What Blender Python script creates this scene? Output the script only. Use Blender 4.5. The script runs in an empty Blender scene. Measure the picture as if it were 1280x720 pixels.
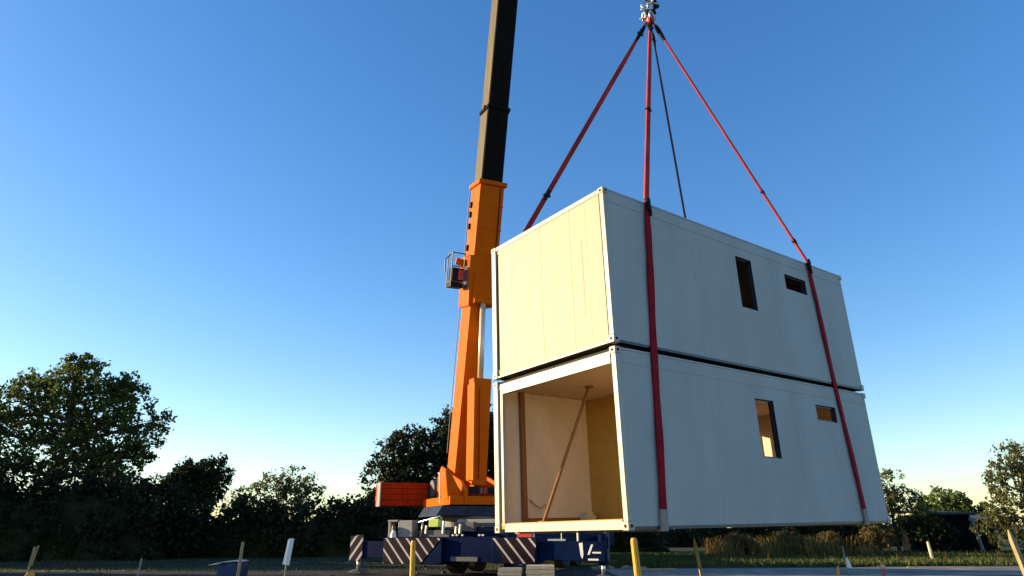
import bpy, bmesh, math, random
import numpy as np
from mathutils import Vector, Matrix

scene = bpy.context.scene
col = scene.collection
R = math.radians

# ---------------------------------------------------------------- camera
cam = bpy.data.cameras.new('camera')
cam.sensor_width = 36.0
cam.lens = 832.7 / 1280 * 36
cam.clip_start = 0.1
cam.clip_end = 3000
cam_o = bpy.data.objects.new('camera', cam)
col.objects.link(cam_o)
pitch, roll = R(19.759), R(-0.4)
F = Vector((0, math.cos(pitch), math.sin(pitch)))
R0 = Vector((1, 0, 0)); U0 = R0.cross(F)
R2 = R0 * math.cos(roll) + U0 * math.sin(roll)
U2 = U0 * math.cos(roll) - R0 * math.sin(roll)
cam_o.matrix_world = Matrix(((R2.x, U2.x, -F.x, 0), (R2.y, U2.y, -F.y, 0), (R2.z, U2.z, -F.z, 1.7), (0, 0, 0, 1)))
scene.camera = cam_o

# ---------------------------------------------------------------- sky and sun
SUN_AZ, SUN_EL = R(-79), R(13)          # azimuth measured from the view direction (+Y) towards +X
world = bpy.data.worlds.new('World'); scene.world = world
world.use_nodes = True
wn = world.node_tree
bg = wn.nodes['Background']
sky = wn.nodes.new('ShaderNodeTexSky')
sky.sky_type = 'NISHITA'
sky.sun_disc = False
sky.sun_elevation = SUN_EL
sky.sun_rotation = SUN_AZ
sky.altitude = 0
sky.air_density = 1.0
sky.dust_density = 0.3
sky.ozone_density = 2.2
bg.inputs['Strength'].default_value = 0.145
hs = wn.nodes.new('ShaderNodeHueSaturation')
hs.inputs['Saturation'].default_value = 1.39; hs.inputs['Hue'].default_value = 0.511
gm = wn.nodes.new('ShaderNodeGamma'); gm.inputs['Gamma'].default_value = 0.86
wn.links.new(sky.outputs[0], gm.inputs['Color']); wn.links.new(gm.outputs[0], hs.inputs['Color']); wn.links.new(hs.outputs[0], bg.inputs[0])

sun = bpy.data.lights.new('sun', 'SUN')
sun.energy = 4.9; sun.angle = R(0.5); sun.color = (1.0, 0.77, 0.44)
sun_o = bpy.data.objects.new('sun', sun); col.objects.link(sun_o)
sd = Vector((math.sin(SUN_AZ) * math.cos(SUN_EL), math.cos(SUN_AZ) * math.cos(SUN_EL), math.sin(SUN_EL)))
sun_o.rotation_euler = (-sd).to_track_quat('-Z', 'Y').to_euler()
sun_o.location = sd * 60

scene.view_settings.view_transform = 'Standard'
scene.view_settings.look = 'None'
scene.view_settings.gamma = 1
scene.view_settings.exposure = 1.15
scene.view_settings.use_curve_mapping = False
scene.render.engine = 'CYCLES'
scene.cycles.max_bounces = 6

# ---------------------------------------------------------------- materials
def mat(name, c, rough=0.6, metal=0.0, var=0.12, scale=3.0, bump=0.0, bscale=40.0, spec=0.5, c2=None, detail=4, stretch=None):
    m = bpy.data.materials.new(name); m.use_nodes = True
    nt = m.node_tree; b = nt.nodes['Principled BSDF']
    b.inputs['Roughness'].default_value = rough
    b.inputs['Metallic'].default_value = metal
    b.inputs['Specular IOR Level'].default_value = spec
    tc = nt.nodes.new('ShaderNodeTexCoord')
    src = tc.outputs['Object']
    if stretch:
        mp = nt.nodes.new('ShaderNodeMapping'); mp.inputs['Scale'].default_value = stretch
        nt.links.new(src, mp.inputs[0]); src = mp.outputs[0]
    n = nt.nodes.new('ShaderNodeTexNoise'); n.inputs['Scale'].default_value = scale
    n.inputs['Detail'].default_value = detail; n.inputs['Roughness'].default_value = 0.6
    nt.links.new(src, n.inputs['Vector'])
    r = nt.nodes.new('ShaderNodeValToRGB')
    r.color_ramp.elements[0].position = 0.32; r.color_ramp.elements[1].position = 0.68
    lo = c2 if c2 else tuple(x * (1 - var) for x in c)
    hi = c if c2 else tuple(min(1, x * (1 + var)) for x in c)
    r.color_ramp.elements[0].color = (*lo, 1); r.color_ramp.elements[1].color = (*hi, 1)
    nt.links.new(n.outputs['Fac'], r.inputs[0]); nt.links.new(r.outputs[0], b.inputs['Base Color'])
    if bump > 0:
        n2 = nt.nodes.new('ShaderNodeTexNoise'); n2.inputs['Scale'].default_value = bscale; n2.inputs['Detail'].default_value = 5
        nt.links.new(src, n2.inputs['Vector'])
        bp = nt.nodes.new('ShaderNodeBump'); bp.inputs['Strength'].default_value = bump; bp.inputs['Distance'].default_value = 0.02
        nt.links.new(n2.outputs['Fac'], bp.inputs['Height']); nt.links.new(bp.outputs[0], b.inputs['Normal'])
    return m

def leafmat(name, c, c2, trans=0.35, scale=0.5):
    m = mat(name, c, rough=0.65, c2=c2, scale=scale, spec=0.2)
    nt = m.node_tree; b = nt.nodes['Principled BSDF']; out = nt.nodes['Material Output']
    t = nt.nodes.new('ShaderNodeBsdfTranslucent'); mx = nt.nodes.new('ShaderNodeMixShader')
    mx.inputs[0].default_value = trans
    nt.links.new(b.inputs['Base Color'].links[0].from_socket, t.inputs[0])
    nt.links.new(b.outputs[0], mx.inputs[1]); nt.links.new(t.outputs[0], mx.inputs[2]); nt.links.new(mx.outputs[0], out.inputs[0])
    return m

def hazard(name, period=0.46, duty=0.20, a=(0.014, 0.006, 0.012), b=(0.50, 0.46, 0.47), slope=0.9, phase=0.0, ax=0):
    m = mat(name, a, rough=0.6, var=0.4, scale=6, spec=0.08)
    nt = m.node_tree; bs = nt.nodes['Principled BSDF']
    tc = nt.nodes.new('ShaderNodeTexCoord'); sp = nt.nodes.new('ShaderNodeSeparateXYZ')
    nt.links.new(tc.outputs['Object'], sp.inputs[0])
    def M(op, x, y):
        k = nt.nodes.new('ShaderNodeMath'); k.operation = op
        for i, v in enumerate((x, y)):
            if isinstance(v, (int, float)): k.inputs[i].default_value = v
            else: nt.links.new(v, k.inputs[i])
        return k.outputs[0]
    z = M('MULTIPLY', sp.outputs[2], slope)
    s = M('ADD', M('ADD', sp.outputs[ax], z), 50 + phase)
    f = M('LESS_THAN', M('MODULO', s, period), period * duty)
    mx = nt.nodes.new('ShaderNodeMix'); mx.data_type = 'RGBA'
    old = bs.inputs['Base Color'].links[0].from_socket
    nt.links.new(f, mx.inputs[0]); nt.links.new(old, mx.inputs[6]); mx.inputs[7].default_value = (*b, 1)
    nt.links.new(mx.outputs[2], bs.inputs['Base Color'])
    return m

M_ = dict(
    frame=mat('painted_steel_frame', (0.40, 0.37, 0.30), 0.45, var=0.05, scale=2.5, bump=0.05),
    panel=mat('cream_wall_panel', (0.355, 0.315, 0.215), 0.6, var=0.035, scale=1.3, bump=0.04, stretch=(3, 3, .35)),
    wall=mat('white_wall_panel', (0.46, 0.45, 0.42), 0.7, c2=(0.40, 0.395, 0.375), spec=0.25, scale=0.9, bump=0.05, stretch=(1.6, 1, .5)),
    dark=mat('black_sealing', (0.02, 0.02, 0.02), 0.8),
    anth=mat('anthracite_frame', (0.025, 0.03, 0.04), 0.4),
    inner=mat('bare_lining_board', (0.70, 0.58, 0.45), 0.8, var=0.10, scale=1.6, bump=0.1, stretch=(1, 1, .6)),
    osb=mat('chipboard', (0.52, 0.29, 0.05), 0.8, c2=(0.43, 0.23, 0.04), scale=14, bump=0.2, bscale=60),
    ceil=mat('ceiling_board', (0.50, 0.36, 0.24), 0.8, var=0.05),
    stud=mat('timber_stud', (0.24, 0.095, 0.030), 0.75, var=0.2, scale=6, stretch=(1, 1, .1)),
    timber=mat('weathered_timber', (0.42, 0.33, 0.17), 0.8, c2=(0.25, 0.18, 0.09), scale=9, bump=0.4, bscale=50, stretch=(6, 6, .6)),
    paletimber=mat('pale_timber', (0.62, 0.52, 0.36), 0.8, var=0.15, scale=7, bump=0.3, stretch=(.6, 4, 4)),
    yellow=mat('yellow_paint', (0.80, 0.36, 0.01), 0.5, c2=(0.66, 0.28, 0.015), scale=5, bump=0.25, bscale=25, stretch=(3, 3, .5)),
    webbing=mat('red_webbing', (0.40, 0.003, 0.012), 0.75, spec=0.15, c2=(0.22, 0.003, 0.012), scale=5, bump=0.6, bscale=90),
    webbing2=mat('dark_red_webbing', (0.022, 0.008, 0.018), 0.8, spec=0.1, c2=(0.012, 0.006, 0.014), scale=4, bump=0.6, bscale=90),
    sleeve=mat('grey_sleeve', (0.34, 0.27, 0.23), 0.9, var=0.15, scale=10, bump=0.5),
    black=mat('black_steel', (0.010, 0.009, 0.012), 0.6, spec=0.12),
    steel=mat('bare_steel', (0.55, 0.55, 0.55), 0.3, metal=0.8, var=0.15, scale=8),
    whitep=mat('white_plastic', (0.78, 0.77, 0.72), 0.45, var=0.08),
    orange=mat('orange_crane_paint', (0.60, 0.118, 0.0), 0.5, c2=(0.53, 0.095, 0.0), spec=0.06, scale=1.4, bump=0.05, bscale=8),
    orange2=mat('red_ballast_paint', (0.36, 0.036, 0.001), 0.6, c2=(0.27, 0.024, 0.001), spec=0.1, scale=3, bump=0.15, bscale=12),
    boomgrey=mat('dark_telescope_steel', (0.012, 0.010, 0.008), 0.6, c2=(0.007, 0.006, 0.006), spec=0.03, scale=1.2, stretch=(2, 2, .2)),
    boomside=mat('sunlit_side_tone', (0.13, 0.105, 0.06), 0.7, c2=(0.08, 0.065, 0.04), scale=1.0, stretch=(2, 2, .2), spec=0.2),  # paler boom steel: sunlight on the left side put into the colour
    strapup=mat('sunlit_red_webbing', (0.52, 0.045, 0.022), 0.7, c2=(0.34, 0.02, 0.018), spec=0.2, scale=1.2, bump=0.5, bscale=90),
    rod=mat('ram_rod', (0.72, 0.58, 0.45), 0.35, metal=0.3, var=0.06),
    blue=mat('blue_crane_paint', (0.001, 0.010, 0.055), 0.55, c2=(0.001, 0.005, 0.028), spec=0.04, scale=2.0, bump=0.05),
    deckblue=mat('dull_blue_deck', (0.010, 0.025, 0.06), 0.5, spec=0.2, var=0.4),
    grey=mat('grey_paint', (0.21, 0.21, 0.20), 0.55, var=0.12),
    greyd=mat('dark_grey_paint', (0.08, 0.08, 0.085), 0.55, var=0.2),
    rubber=mat('tyre_rubber', (0.018, 0.018, 0.018), 0.85, var=0.3),
    glass=mat('dark_cab_glass', (0.02, 0.025, 0.03), 0.06, var=0.05, spec=0.8),
    lime=mat('lime_reflective', (0.55, 0.72, 0.12), 0.5),
    redp=mat('red_plastic', (0.55, 0.03, 0.02), 0.45, var=0.15),
    bark=mat('bark', (0.06, 0.050, 0.036), 0.9, c2=(0.035, 0.028, 0.02), scale=4, bump=0.6, bscale=15, stretch=(3, 3, .5)),
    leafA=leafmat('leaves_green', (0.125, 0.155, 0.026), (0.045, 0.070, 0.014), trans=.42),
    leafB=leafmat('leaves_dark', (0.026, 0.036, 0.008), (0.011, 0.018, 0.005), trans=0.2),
    leafC=leafmat('leaves_olive', (0.150, 0.145, 0.050), (0.070, 0.082, 0.026), trans=.4),
    leafD=leafmat('leaves_brown', (0.20, 0.115, 0.035), (0.06, 0.065, 0.018)),
    straw=leafmat('dry_reed', (0.28, 0.17, 0.045), (0.09, 0.085, 0.025), trans=0.3, scale=1.5),
    grass=leafmat('grass_blades', (0.085, 0.105, 0.028), (0.040, 0.058, 0.016), trans=0.25, scale=0.4),
    shed=mat('black_shed_boards', (0.006, 0.006, 0.007), 0.9, spec=0.05, var=0.3, scale=3, stretch=(6, 6, .4)),
    roofp=mat('pale_roof_edge', (0.5, 0.5, 0.47), 0.6, var=0.15),
    felt=mat('roof_felt', (0.05, 0.055, 0.045), 0.9, spec=0.1, var=0.2),
    tarp=mat('blue_tarpaulin', (0.008, 0.025, 0.09), 0.5, var=0.25, scale=3, bump=0.5, bscale=6),
    concrete=mat('concrete', (0.27, 0.255, 0.225), 0.9, c2=(0.13, 0.122, 0.108), scale=0.9, bump=0.3, bscale=20, spec=0.08),
)
M_['haz'] = hazard('hazard_stripes', ax=0)
M_['haz2'] = hazard('hazard_stripes_fine', period=0.40, duty=0.30, ax=0, slope=-0.8)

def groundmat():
    m = mat('site_ground', (0.062, 0.060, 0.030), 0.95, c2=(0.030, 0.040, 0.016), scale=0.22, bump=0.8, bscale=3.0, detail=8, spec=0.1)
    return m
def gravelmat():
    return mat('compacted_gravel', (0.07, 0.066, 0.058), 0.95, c2=(0.033, 0.032, 0.028), scale=1.1, bump=0.9, bscale=14, detail=10, spec=0.05)

# ---------------------------------------------------------------- builders
class MB:
    def __init__(s): s.v = []; s.f = []; s.parts = []
    def add(s, vs, fs):
        s.parts.append((list(vs), list(fs)))
        n = len(s.v); s.v += [tuple(v) for v in vs]; s.f += [tuple(i + n for i in f) for f in fs]; return s
    def box(s, x0, x1, y0, y1, z0, z1, M=None):
        vs = [Vector((x, y, z)) for x in (x0, x1) for y in (y0, y1) for z in (z0, z1)]
        if M: vs = [M @ v for v in vs]
        return s.add(vs, [(0, 1, 3, 2), (4, 6, 7, 5), (0, 4, 5, 1), (2, 3, 7, 6), (0, 2, 6, 4), (1, 5, 7, 3)])
    def prism(s, pts, ax, a0, a1, M=None):
        """polygon (2D) extruded along axis ax ('x','y','z')"""
        def mk(p, a):
            if ax == 'x': return Vector((a, p[0], p[1]))
            if ax == 'y': return Vector((p[0], a, p[1]))
            return Vector((p[0], p[1], a))
        n = len(pts); vs = [mk(p, a0) for p in pts] + [mk(p, a1) for p in pts]
        if M: vs = [M @ v for v in vs]
        fs = [tuple(range(n))[::-1], tuple(range(n, 2 * n))] + [(i, (i + 1) % n, n + (i + 1) % n, n + i) for i in range(n)]
        return s.add(vs, fs)
    def tube(s, pts, rad, n=10, cap=True):
        pts = [Vector(p) for p in pts]
        if not hasattr(rad, '__len__'): rad = [rad] * len(pts)
        rings = []
        ref = Vector((0.31, 0.17, 0.93)).normalized()
        for i, p in enumerate(pts):
            d = (pts[min(i + 1, len(pts) - 1)] - pts[max(i - 1, 0)]).normalized()
            r_ = ref if abs(d.dot(ref)) < .9 else Vector((1, 0, 0))
            u = d.cross(r_).normalized(); w = d.cross(u)
            rings.append([p + (u * math.cos(2 * math.pi * k / n) + w * math.sin(2 * math.pi * k / n)) * rad[i] for k in range(n)])
        vs = [v for r_ in rings for v in r_]
        fs = [(i * n + k, i * n + (k + 1) % n, (i + 1) * n + (k + 1) % n, (i + 1) * n + k) for i in range(len(pts) - 1) for k in range(n)]
        if cap: fs += [tuple(range(n)), tuple(range((len(pts) - 1) * n, len(pts) * n))[::-1]]
        return s.add(vs, fs)
    def beam(s, p0, p1, wx, wy, side):
        """rectangular beam p0->p1; wx along 'side', wy along the third axis; wx/wy number or (start,end)"""
        p0, p1 = Vector(p0), Vector(p1); d = (p1 - p0).normalized()
        sx = Vector(side); sx = (sx - d * sx.dot(d)).normalized(); sy = d.cross(sx)
        if not hasattr(wx, '__len__'): wx = (wx, wx)
        if not hasattr(wy, '__len__'): wy = (wy, wy)
        vs = []
        for p, a, b in ((p0, wx[0], wy[0]), (p1, wx[1], wy[1])):
            for i, j in ((-1, -1), (1, -1), (1, 1), (-1, 1)): vs.append(p + sx * a * i / 2 + sy * b * j / 2)
        return s.add(vs, [(0, 3, 2, 1), (4, 5, 6, 7), (0, 1, 5, 4), (1, 2, 6, 5), (2, 3, 7, 6), (3, 0, 4, 7)])
    def build(s, name, m, parent=None, bevel=0.0, smooth=False, split=0):
        if split:                                # each 'split' added pieces become an object of their own
            out = []
            for i in range(0, len(s.parts), split):
                k = MB()
                for vs, fs in s.parts[i:i + split]: k.add(vs, fs)
                out.append(k.build(name, m, parent, bevel, smooth))
            return out[0]
        me = bpy.data.meshes.new(name); me.from_pydata([tuple(v) for v in s.v], [], s.f)
        bm = bmesh.new(); bm.from_mesh(me); bmesh.ops.recalc_face_normals(bm, faces=bm.faces); bm.to_mesh(me); bm.free()
        me.materials.append(m if not isinstance(m, str) else M_[m])
        if smooth:
            for p in me.polygons: p.use_smooth = True
        o = bpy.data.objects.new(name, me); col.objects.link(o)
        if parent: o.parent = parent
        if bevel:
            b = o.modifiers.new('bevel', 'BEVEL'); b.width = bevel; b.segments = 2; b.limit_method = 'ANGLE'
        return o

def tag(o, label=None, cat=None, group=None, kind=None):
    if label: o['label'] = label
    if cat: o['category'] = cat
    if group: o['group'] = group
    if kind: o['kind'] = kind
    return o
def empty(name, loc=(0, 0, 0), rz=0.0, label=None, cat=None, group=None):
    o = bpy.data.objects.new(name, None); col.objects.link(o); o.empty_display_size = .3
    o.location = loc; o.rotation_euler = (0, 0, rz)
    return tag(o, label, cat, group)

# ---------------------------------------------------------------- setting: ground
def sheet(name, m, x0, x1, y0, y1, z, n, amp=0.0, seed=0, edge=0.0):
    rng = np.random.default_rng(seed); mb = MB()
    xs = np.linspace(x0, x1, n); ys = np.linspace(y0, y1, n)
    for j in range(n):
        for i in range(n):
            ex = (rng.random() - .5) * edge if i in (0, n - 1) else 0
            ey = (rng.random() - .5) * edge if j in (0, n - 1) else 0
            mb.v.append((xs[i] + ex, ys[j] + ey, z + (rng.random() - .5) * amp))
    for j in range(n - 1):
        for i in range(n - 1): mb.f.append((j * n + i, j * n + i + 1, (j + 1) * n + i + 1, (j + 1) * n + i))
    return tag(mb.build(name, m), kind='structure')
sheet('ground', groundmat(), -900, 900, -300, 1500, 0.0, 3)
sheet('gravel_yard', gravelmat(), -60, 34, -8, 31.0, 0.02, 48, 0.0, 3, edge=0.7)
s = MB()
s.box(3.6, 33, 23.8, 28.9, 0.0, 0.10); tag(s.build('concrete_slab', 'concrete', bevel=.02), kind='structure')
sheet('track', mat('worn_track', (0.07, 0.062, 0.05), 0.95, spec=0.02, c2=(0.03, 0.028, 0.024), scale=0.8, bump=0.6, bscale=6), -70, 4, 36, 41, 0.02, 24, 0, 5, edge=.6)

# ---------------------------------------------------------------- foliage
def leaf_mesh(name, centers, rads, per, size, rng, m, parent, flat=1.0, up=0.0, extra=None):
    """quads scattered in spherical clumps"""
    C = np.repeat(centers, per, axis=0); Rr = np.repeat(rads, per)
    n = len(C)
    d = rng.normal(size=(n, 3)); d /= np.linalg.norm(d, axis=1)[:, None]
    rr = rng.random(n) ** .5
    P = C + d * (rr * Rr)[:, None] * np.array([1, 1, flat])
    nrm = rng.normal(size=(n, 3)) + np.array([0, 0, 0.5]) + d * .6; nrm /= np.linalg.norm(nrm, axis=1)[:, None]
    t = np.cross(nrm, rng.normal(size=(n, 3))); t /= np.linalg.norm(t, axis=1)[:, None]
    b = np.cross(nrm, t)
    if up: t = t * (1 - up) + np.array([0, 0, up]); t /= np.linalg.norm(t, axis=1)[:, None]
    sz = size * (0.6 + 0.8 * rng.random(n))
    a = t * (sz * .72)[:, None]; c = b * (sz * .42)[:, None]; k = nrm * (sz * .12)[:, None]
    V = np.stack([P - a, P + c - k, P + a, P - c - k], axis=1).reshape(-1, 3)
    V[:, 2] = np.maximum(V[:, 2], 0.02)
    me = bpy.data.meshes.new(name)
    me.vertices.add(4 * n); me.vertices.foreach_set('co', V.ravel().astype(np.float32))
    me.loops.add(4 * n); me.loops.foreach_set('vertex_index', np.arange(4 * n, dtype=np.int32))
    me.polygons.add(n); me.polygons.foreach_set('loop_start', (np.arange(n) * 4).astype(np.int32))
    try: me.polygons.foreach_set('loop_total', np.full(n, 4, dtype=np.int32))
    except Exception: pass
    me.update(calc_edges=True); me.validate()
    me.materials.append(M_[m])
    o = bpy.data.objects.new(name, me); col.objects.link(o); o.parent = parent
    return o

def tree(name, loc, lobes, label, cat='tree', group=None, mt='leafA', clumps=300, per=26, cr=0.55, leaf=0.17, trunk_r=0.28, base=None, seed=0, up=0.0, shell=0.45):
    """lobes: list of (x,y,z,rx,ry,rz) ellipsoids relative to the base"""
    rng = np.random.default_rng(seed)
    root = empty(name, loc, 0, label, cat, group)
    vol = np.array([l[3] * l[4] * l[5] for l in lobes]) ** .75; vol /= vol.sum()
    cs = []; owner = []
    for li, l in enumerate(lobes):
        k = max(3, int(clumps * vol[li]))
        d = rng.normal(size=(k, 3)); d /= np.linalg.norm(d, axis=1)[:, None]
        r_ = shell + (1.06 - shell) * rng.random(k) ** .6
        c = np.array(l[:3]) + d * r_[:, None] * np.array(l[3:6])
        cs.append(c); owner += [li] * k
    cs = np.vstack(cs); owner = np.array(owner)
    cs[:, 2] = np.maximum(cs[:, 2], 0.25)
    rads = cr * (0.5 + 0.8 * rng.random(len(cs)))
    crown = leaf_mesh('crown', cs, rads, per, leaf, rng, mt, root, up=up)
    # trunk and limbs
    top = max(l[2] for l in lobes); zc = base if base is not None else min(l[2] for l in lobes) * .6
    tb = MB(); cx = np.mean([l[0] for l in lobes]); cy = np.mean([l[1] for l in lobes])
    fork = Vector((cx * .3, cy * .3, zc)); apex = Vector((cx * .8, cy * .8, top))
    tb.tube([(0, 0, -.1), (0.03, 0, .25), Vector((cx * .12, cy * .1, zc * .5)), fork, fork.lerp(apex, .5) + Vector((.15, .1, 0)), apex],
            [trunk_r * 1.5, trunk_r * 1.1, trunk_r, trunk_r * .85, trunk_r * .5, trunk_r * .15], 8)
    tb.build('trunk', 'bark', root, smooth=True)
    lb = MB()
    for li, l in enumerate(lobes):
        c = Vector(l[:3]); st = fork.lerp(apex, min(.8, max(0, (c.z - l[5] * .8 - zc) / max(.1, apex.z - zc))))
        mid = st.lerp(c, .5) + Vector((0, 0, -.25 * abs(c.z - st.z) * .5))
        lb.tube([st, mid, c], [trunk_r * .5, trunk_r * .36, trunk_r * .2], 6)
        idx = np.where(owner == li)[0]
        for i in idx[::max(1, len(idx) // 14)]:
            e = Vector(cs[i]); q = mid.lerp(c, float(rng.random())); m2 = q.lerp(e, .5) + Vector(rng.normal(size=3) * .12)
            lb.tube([q, m2, e], [trunk_r * .18, trunk_r * .1, .012], 4)
    lb.build('limb', 'bark', root)
    return root

def lobeset(rng, w, h0, h1, n, depth=None, r=(.28, .42)):
    """a crown w wide from height h0 to h1 made of n uneven lobes"""
    out = []; depth = depth or w * .8
    for i in range(n):
        u = rng.uniform(-1, 1); v = rng.uniform(-1, 1); z = rng.uniform(0, 1)
        s_ = math.sqrt(max(.1, 1 - (2 * z - .8) ** 2 * .7))
        rr = rng.uniform(*r) * w * .5
        hh = (h1 - h0)
        zz = h0 + rr * .7 + z * max(0.1, hh - 1.5 * rr)
        out.append((u * (w / 2 - rr) * s_, v * (depth / 2 - rr) * .8, zz, rr, rr, rr * .8))
    return out
rg = random.Random(7)

# big maple at the left edge
tree('broadleaf_tree', (-31.0, 46.5, 0), [
    (0.2, 0, 11.3, 2.4, 2.2, 2.1), (0.0, 0, 12.6, 1.3, 1.2, 1.1), (-3.6, .3, 10.3, 2.2, 2, 1.7), (-2.9, 0, 11.4, 1.3, 1.2, 1.0), (3.3, -.3, 10.3, 2.0, 2, 1.8),
    (3.9, .2, 11.3, 1.1, 1, .9), (-5.3, .4, 8.3, 1.8, 1.6, 1.3), (-1.6, 1, 8.6, 2.6, 2.4, 1.8), (2.2, .5, 8.4, 2.6, 2.4, 2.0), (5.4, 0, 8.6, 1.7, 1.6, 1.5),
    (-3.8, 0, 6.2, 2.0, 2, 1.3), (0.3, .3, 6.3, 2.8, 2.4, 1.5), (4.3, 0, 6.1, 2.0, 2, 1.4), (5.8, 0, 7.0, 1.1, 1.1, 1.1), (-6.6, 0, 9.2, .9, .9, .8)],
    'tall spreading broadleaf tree rising above the dark hedge at the far left', group='trees behind the site',
    mt='leafA', clumps=1050, per=24, cr=.42, leaf=.175, trunk_r=.34, base=3.6, seed=3, shell=.25)
# two smaller trees between hedge tops
tree('broadleaf_tree', (-22.6, 50, 0), lobeset(rg, 6.8, 3.0, 7.0, 12), 'rounded medium tree on the hedge line just right of the tallest tree', group='trees behind the site',
     mt='leafB', clumps=420, per=28, cr=.42, leaf=.16, trunk_r=.2, base=2.2, seed=4)
tree('broadleaf_tree', (-18.5, 55, 0), [(1.3, 0, 5.2, 1.6, 1.4, 1.25), (-.3, 0, 4.9, 1.7, 1.5, 1.1), (2.2, 0, 4.2, 1.3, 1.3, 1.1), (-2.2, .2, 4.0, 1.6, 1.4, 1.0), (-3.3, 0, 3.2, 1.2, 1.2, .9), (.6, 0, 3.4, 2.2, 2, 1.2)],
     'thin sunlit brownish tree with see-through crown left of the crane', group='trees behind the site',
     mt='leafC', clumps=260, per=22, cr=.40, leaf=.15, trunk_r=.15, base=1.8, seed=5)
tree('shrub', (-13.0, 58, 0), [(0, 0, 1.9, 2.3, 2, 1.6), (1.7, 0, 2.7, 1.4, 1.3, 1.2), (-2, 0, 1.6, 1.6, 1.5, 1.2), (3.1, 0, 3.2, 1.3, 1.3, 1.4)],
     'low rounded shrub at the foot of the dense tree behind the crane ballast', 'shrub', mt='leafA', clumps=240, per=24, cr=.45, leaf=.2, trunk_r=.12, base=.7, seed=6)
tree('dense_tree', (-5.2, 48.5, 0), [
    (-2.4, 0, 6.6, 2.2, 2, 1.9), (0, 0, 7.4, 2.2, 2, 1.9), (1.7, 0, 8.2, 2.0, 2, 1.7), (3.4, .4, 8.3, 1.9, 1.9, 1.6), (-3.6, 0, 4.6, 1.7, 1.7, 1.8), (-4.1, 0, 2.6, 1.4, 1.5, 1.5), (-1.2, 0, 4.0, 2.8, 2.4, 2.6),
    (2.2, .3, 4.6, 3.0, 2.4, 3.0), (5.2, 0, 6.6, 2.4, 2, 2.4), (6.2, 0, 3.8, 2.4, 2, 2.4), (-5.0, 0, 1.6, 1.3, 1.3, 1.2)],
    'dense dark round tree directly behind the orange crane mast', group='trees behind the site',
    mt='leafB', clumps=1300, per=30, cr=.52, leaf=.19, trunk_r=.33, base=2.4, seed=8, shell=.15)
# right side
tree('broadleaf_tree', (22.6, 42, 0), [(0, 0, 3.9, 1.1, 1, 1.0), (-.8, 0, 3.0, 1.3, 1.2, 1.1), (.9, 0, 3.0, 1.1, 1.1, 1.0), (1.2, 0, 2.1, 1.0, 1.1, .9), (-.6, .2, 1.7, 1.4, 1.2, 1.1), (-1.9, 0, 2.6, 1.2, 1, 1.2)],
     'airy small-leaved tree at the far right corner of the lifted house modules', group='trees at the right edge of the meadow',
     mt='leafC', clumps=230, per=24, cr=.34, leaf=.12, trunk_r=.12, base=1.2, seed=9)
tree('dense_tree', (36.8, 60, 0), [(0, 0, 3.1, 2.0, 2, 1.6), (-1.5, 0, 2.6, 1.5, 1.5, 1.3), (1.7, 0, 2.5, 1.6, 1.5, 1.2), (0, 0, 1.6, 3.0, 2, 1.2), (3.0, 0, 1.8, 1.2, 1.2, 1.0)],
     'dense domed tree rising behind the black shed roof', group='trees at the right edge of the meadow',
     mt='leafA', clumps=330, per=30, cr=.45, leaf=.19, trunk_r=.2, base=1.0, seed=10, shell=.3)
tree('poplar_tree', (25.6, 35, 0), [(-.3, 0, 4.8, .65, .6, 1.15), (.5, 0, 4.6, .8, .7, 1.3), (-1.2, 0, 3.9, .7, .6, .9), (1.4, 0, 4.2, .9, .8, 1.2), (-.2, 0, 3.3, 1.3, 1.1, 1.2), (1.3, 0, 2.8, 1.4, 1.2, 1.3),
      (-1.3, 0, 2.5, .9, .9, .9), (0, 0, 1.6, 1.5, 1.3, 1.2), (2.4, 0, 3.2, 1.2, 1.2, 1.8), (-1.9, 0, 1.5, .8, .8, .8)],
     'tall feathery upright tree with olive brown leaves at the right edge of the photo', group='trees at the right edge of the meadow',
     mt='leafC', clumps=600, per=18, cr=.28, leaf=.115, trunk_r=.13, base=.8, seed=11, up=.4)
for i, (x, y, w, h, lb) in enumerate([
        (24.2, 41.2, 3.0, 2.1, 'dark bush hiding the left end of the black shed'),
        (18.6, 43.5, 4.2, 2.0, 'dark bush behind the right end of the golden reeds'),
        (13.2, 45.5, 4.4, 1.9, 'dark bush behind the left end of the golden reeds'),
        (29.2, 48, 4.5, 2.6, 'low dark bush in the gap between the shed and the right-hand tree'),
        (21.2, 45.5, 3.6, 2.5, 'dark bush under the airy tree beside the module corner'),
        (30.0, 38.5, 5.0, 3.0, 'dark bush behind the foot of the feathery right-hand tree')]):
    tree('bush', (x, y, 0), lobeset(rg, w, 0.3, h, 6, r=(.4, .6)), lb, 'bush', mt='leafB', clumps=170, per=30, cr=.4, leaf=.16, trunk_r=.06, base=.3, seed=20 + i, shell=.2)

for i, (x, y, w, h, lb) in enumerate([(12.6, 40, 2.2, 1.25, 'small brown shrub at the left end of the golden reeds'), (15.2, 39.4, 2.8, 1.5, 'brown olive shrub in the middle of the golden reeds'),
                                      (17.9, 40.2, 2.4, 1.45, 'brown shrub at the right end of the golden reeds'), (20.4, 39.6, 2.6, 1.7, 'dark olive shrub below the far corner of the modules')]):
    tree('shrub', (x, y, 0), lobeset(rg, w, 0.1, h, 7, r=(.3, .5)), lb, 'shrub', mt='leafD', clumps=120, per=26, cr=.25, leaf=.10, trunk_r=.03, base=.2, seed=60 + i, shell=.2, up=.5)

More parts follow.
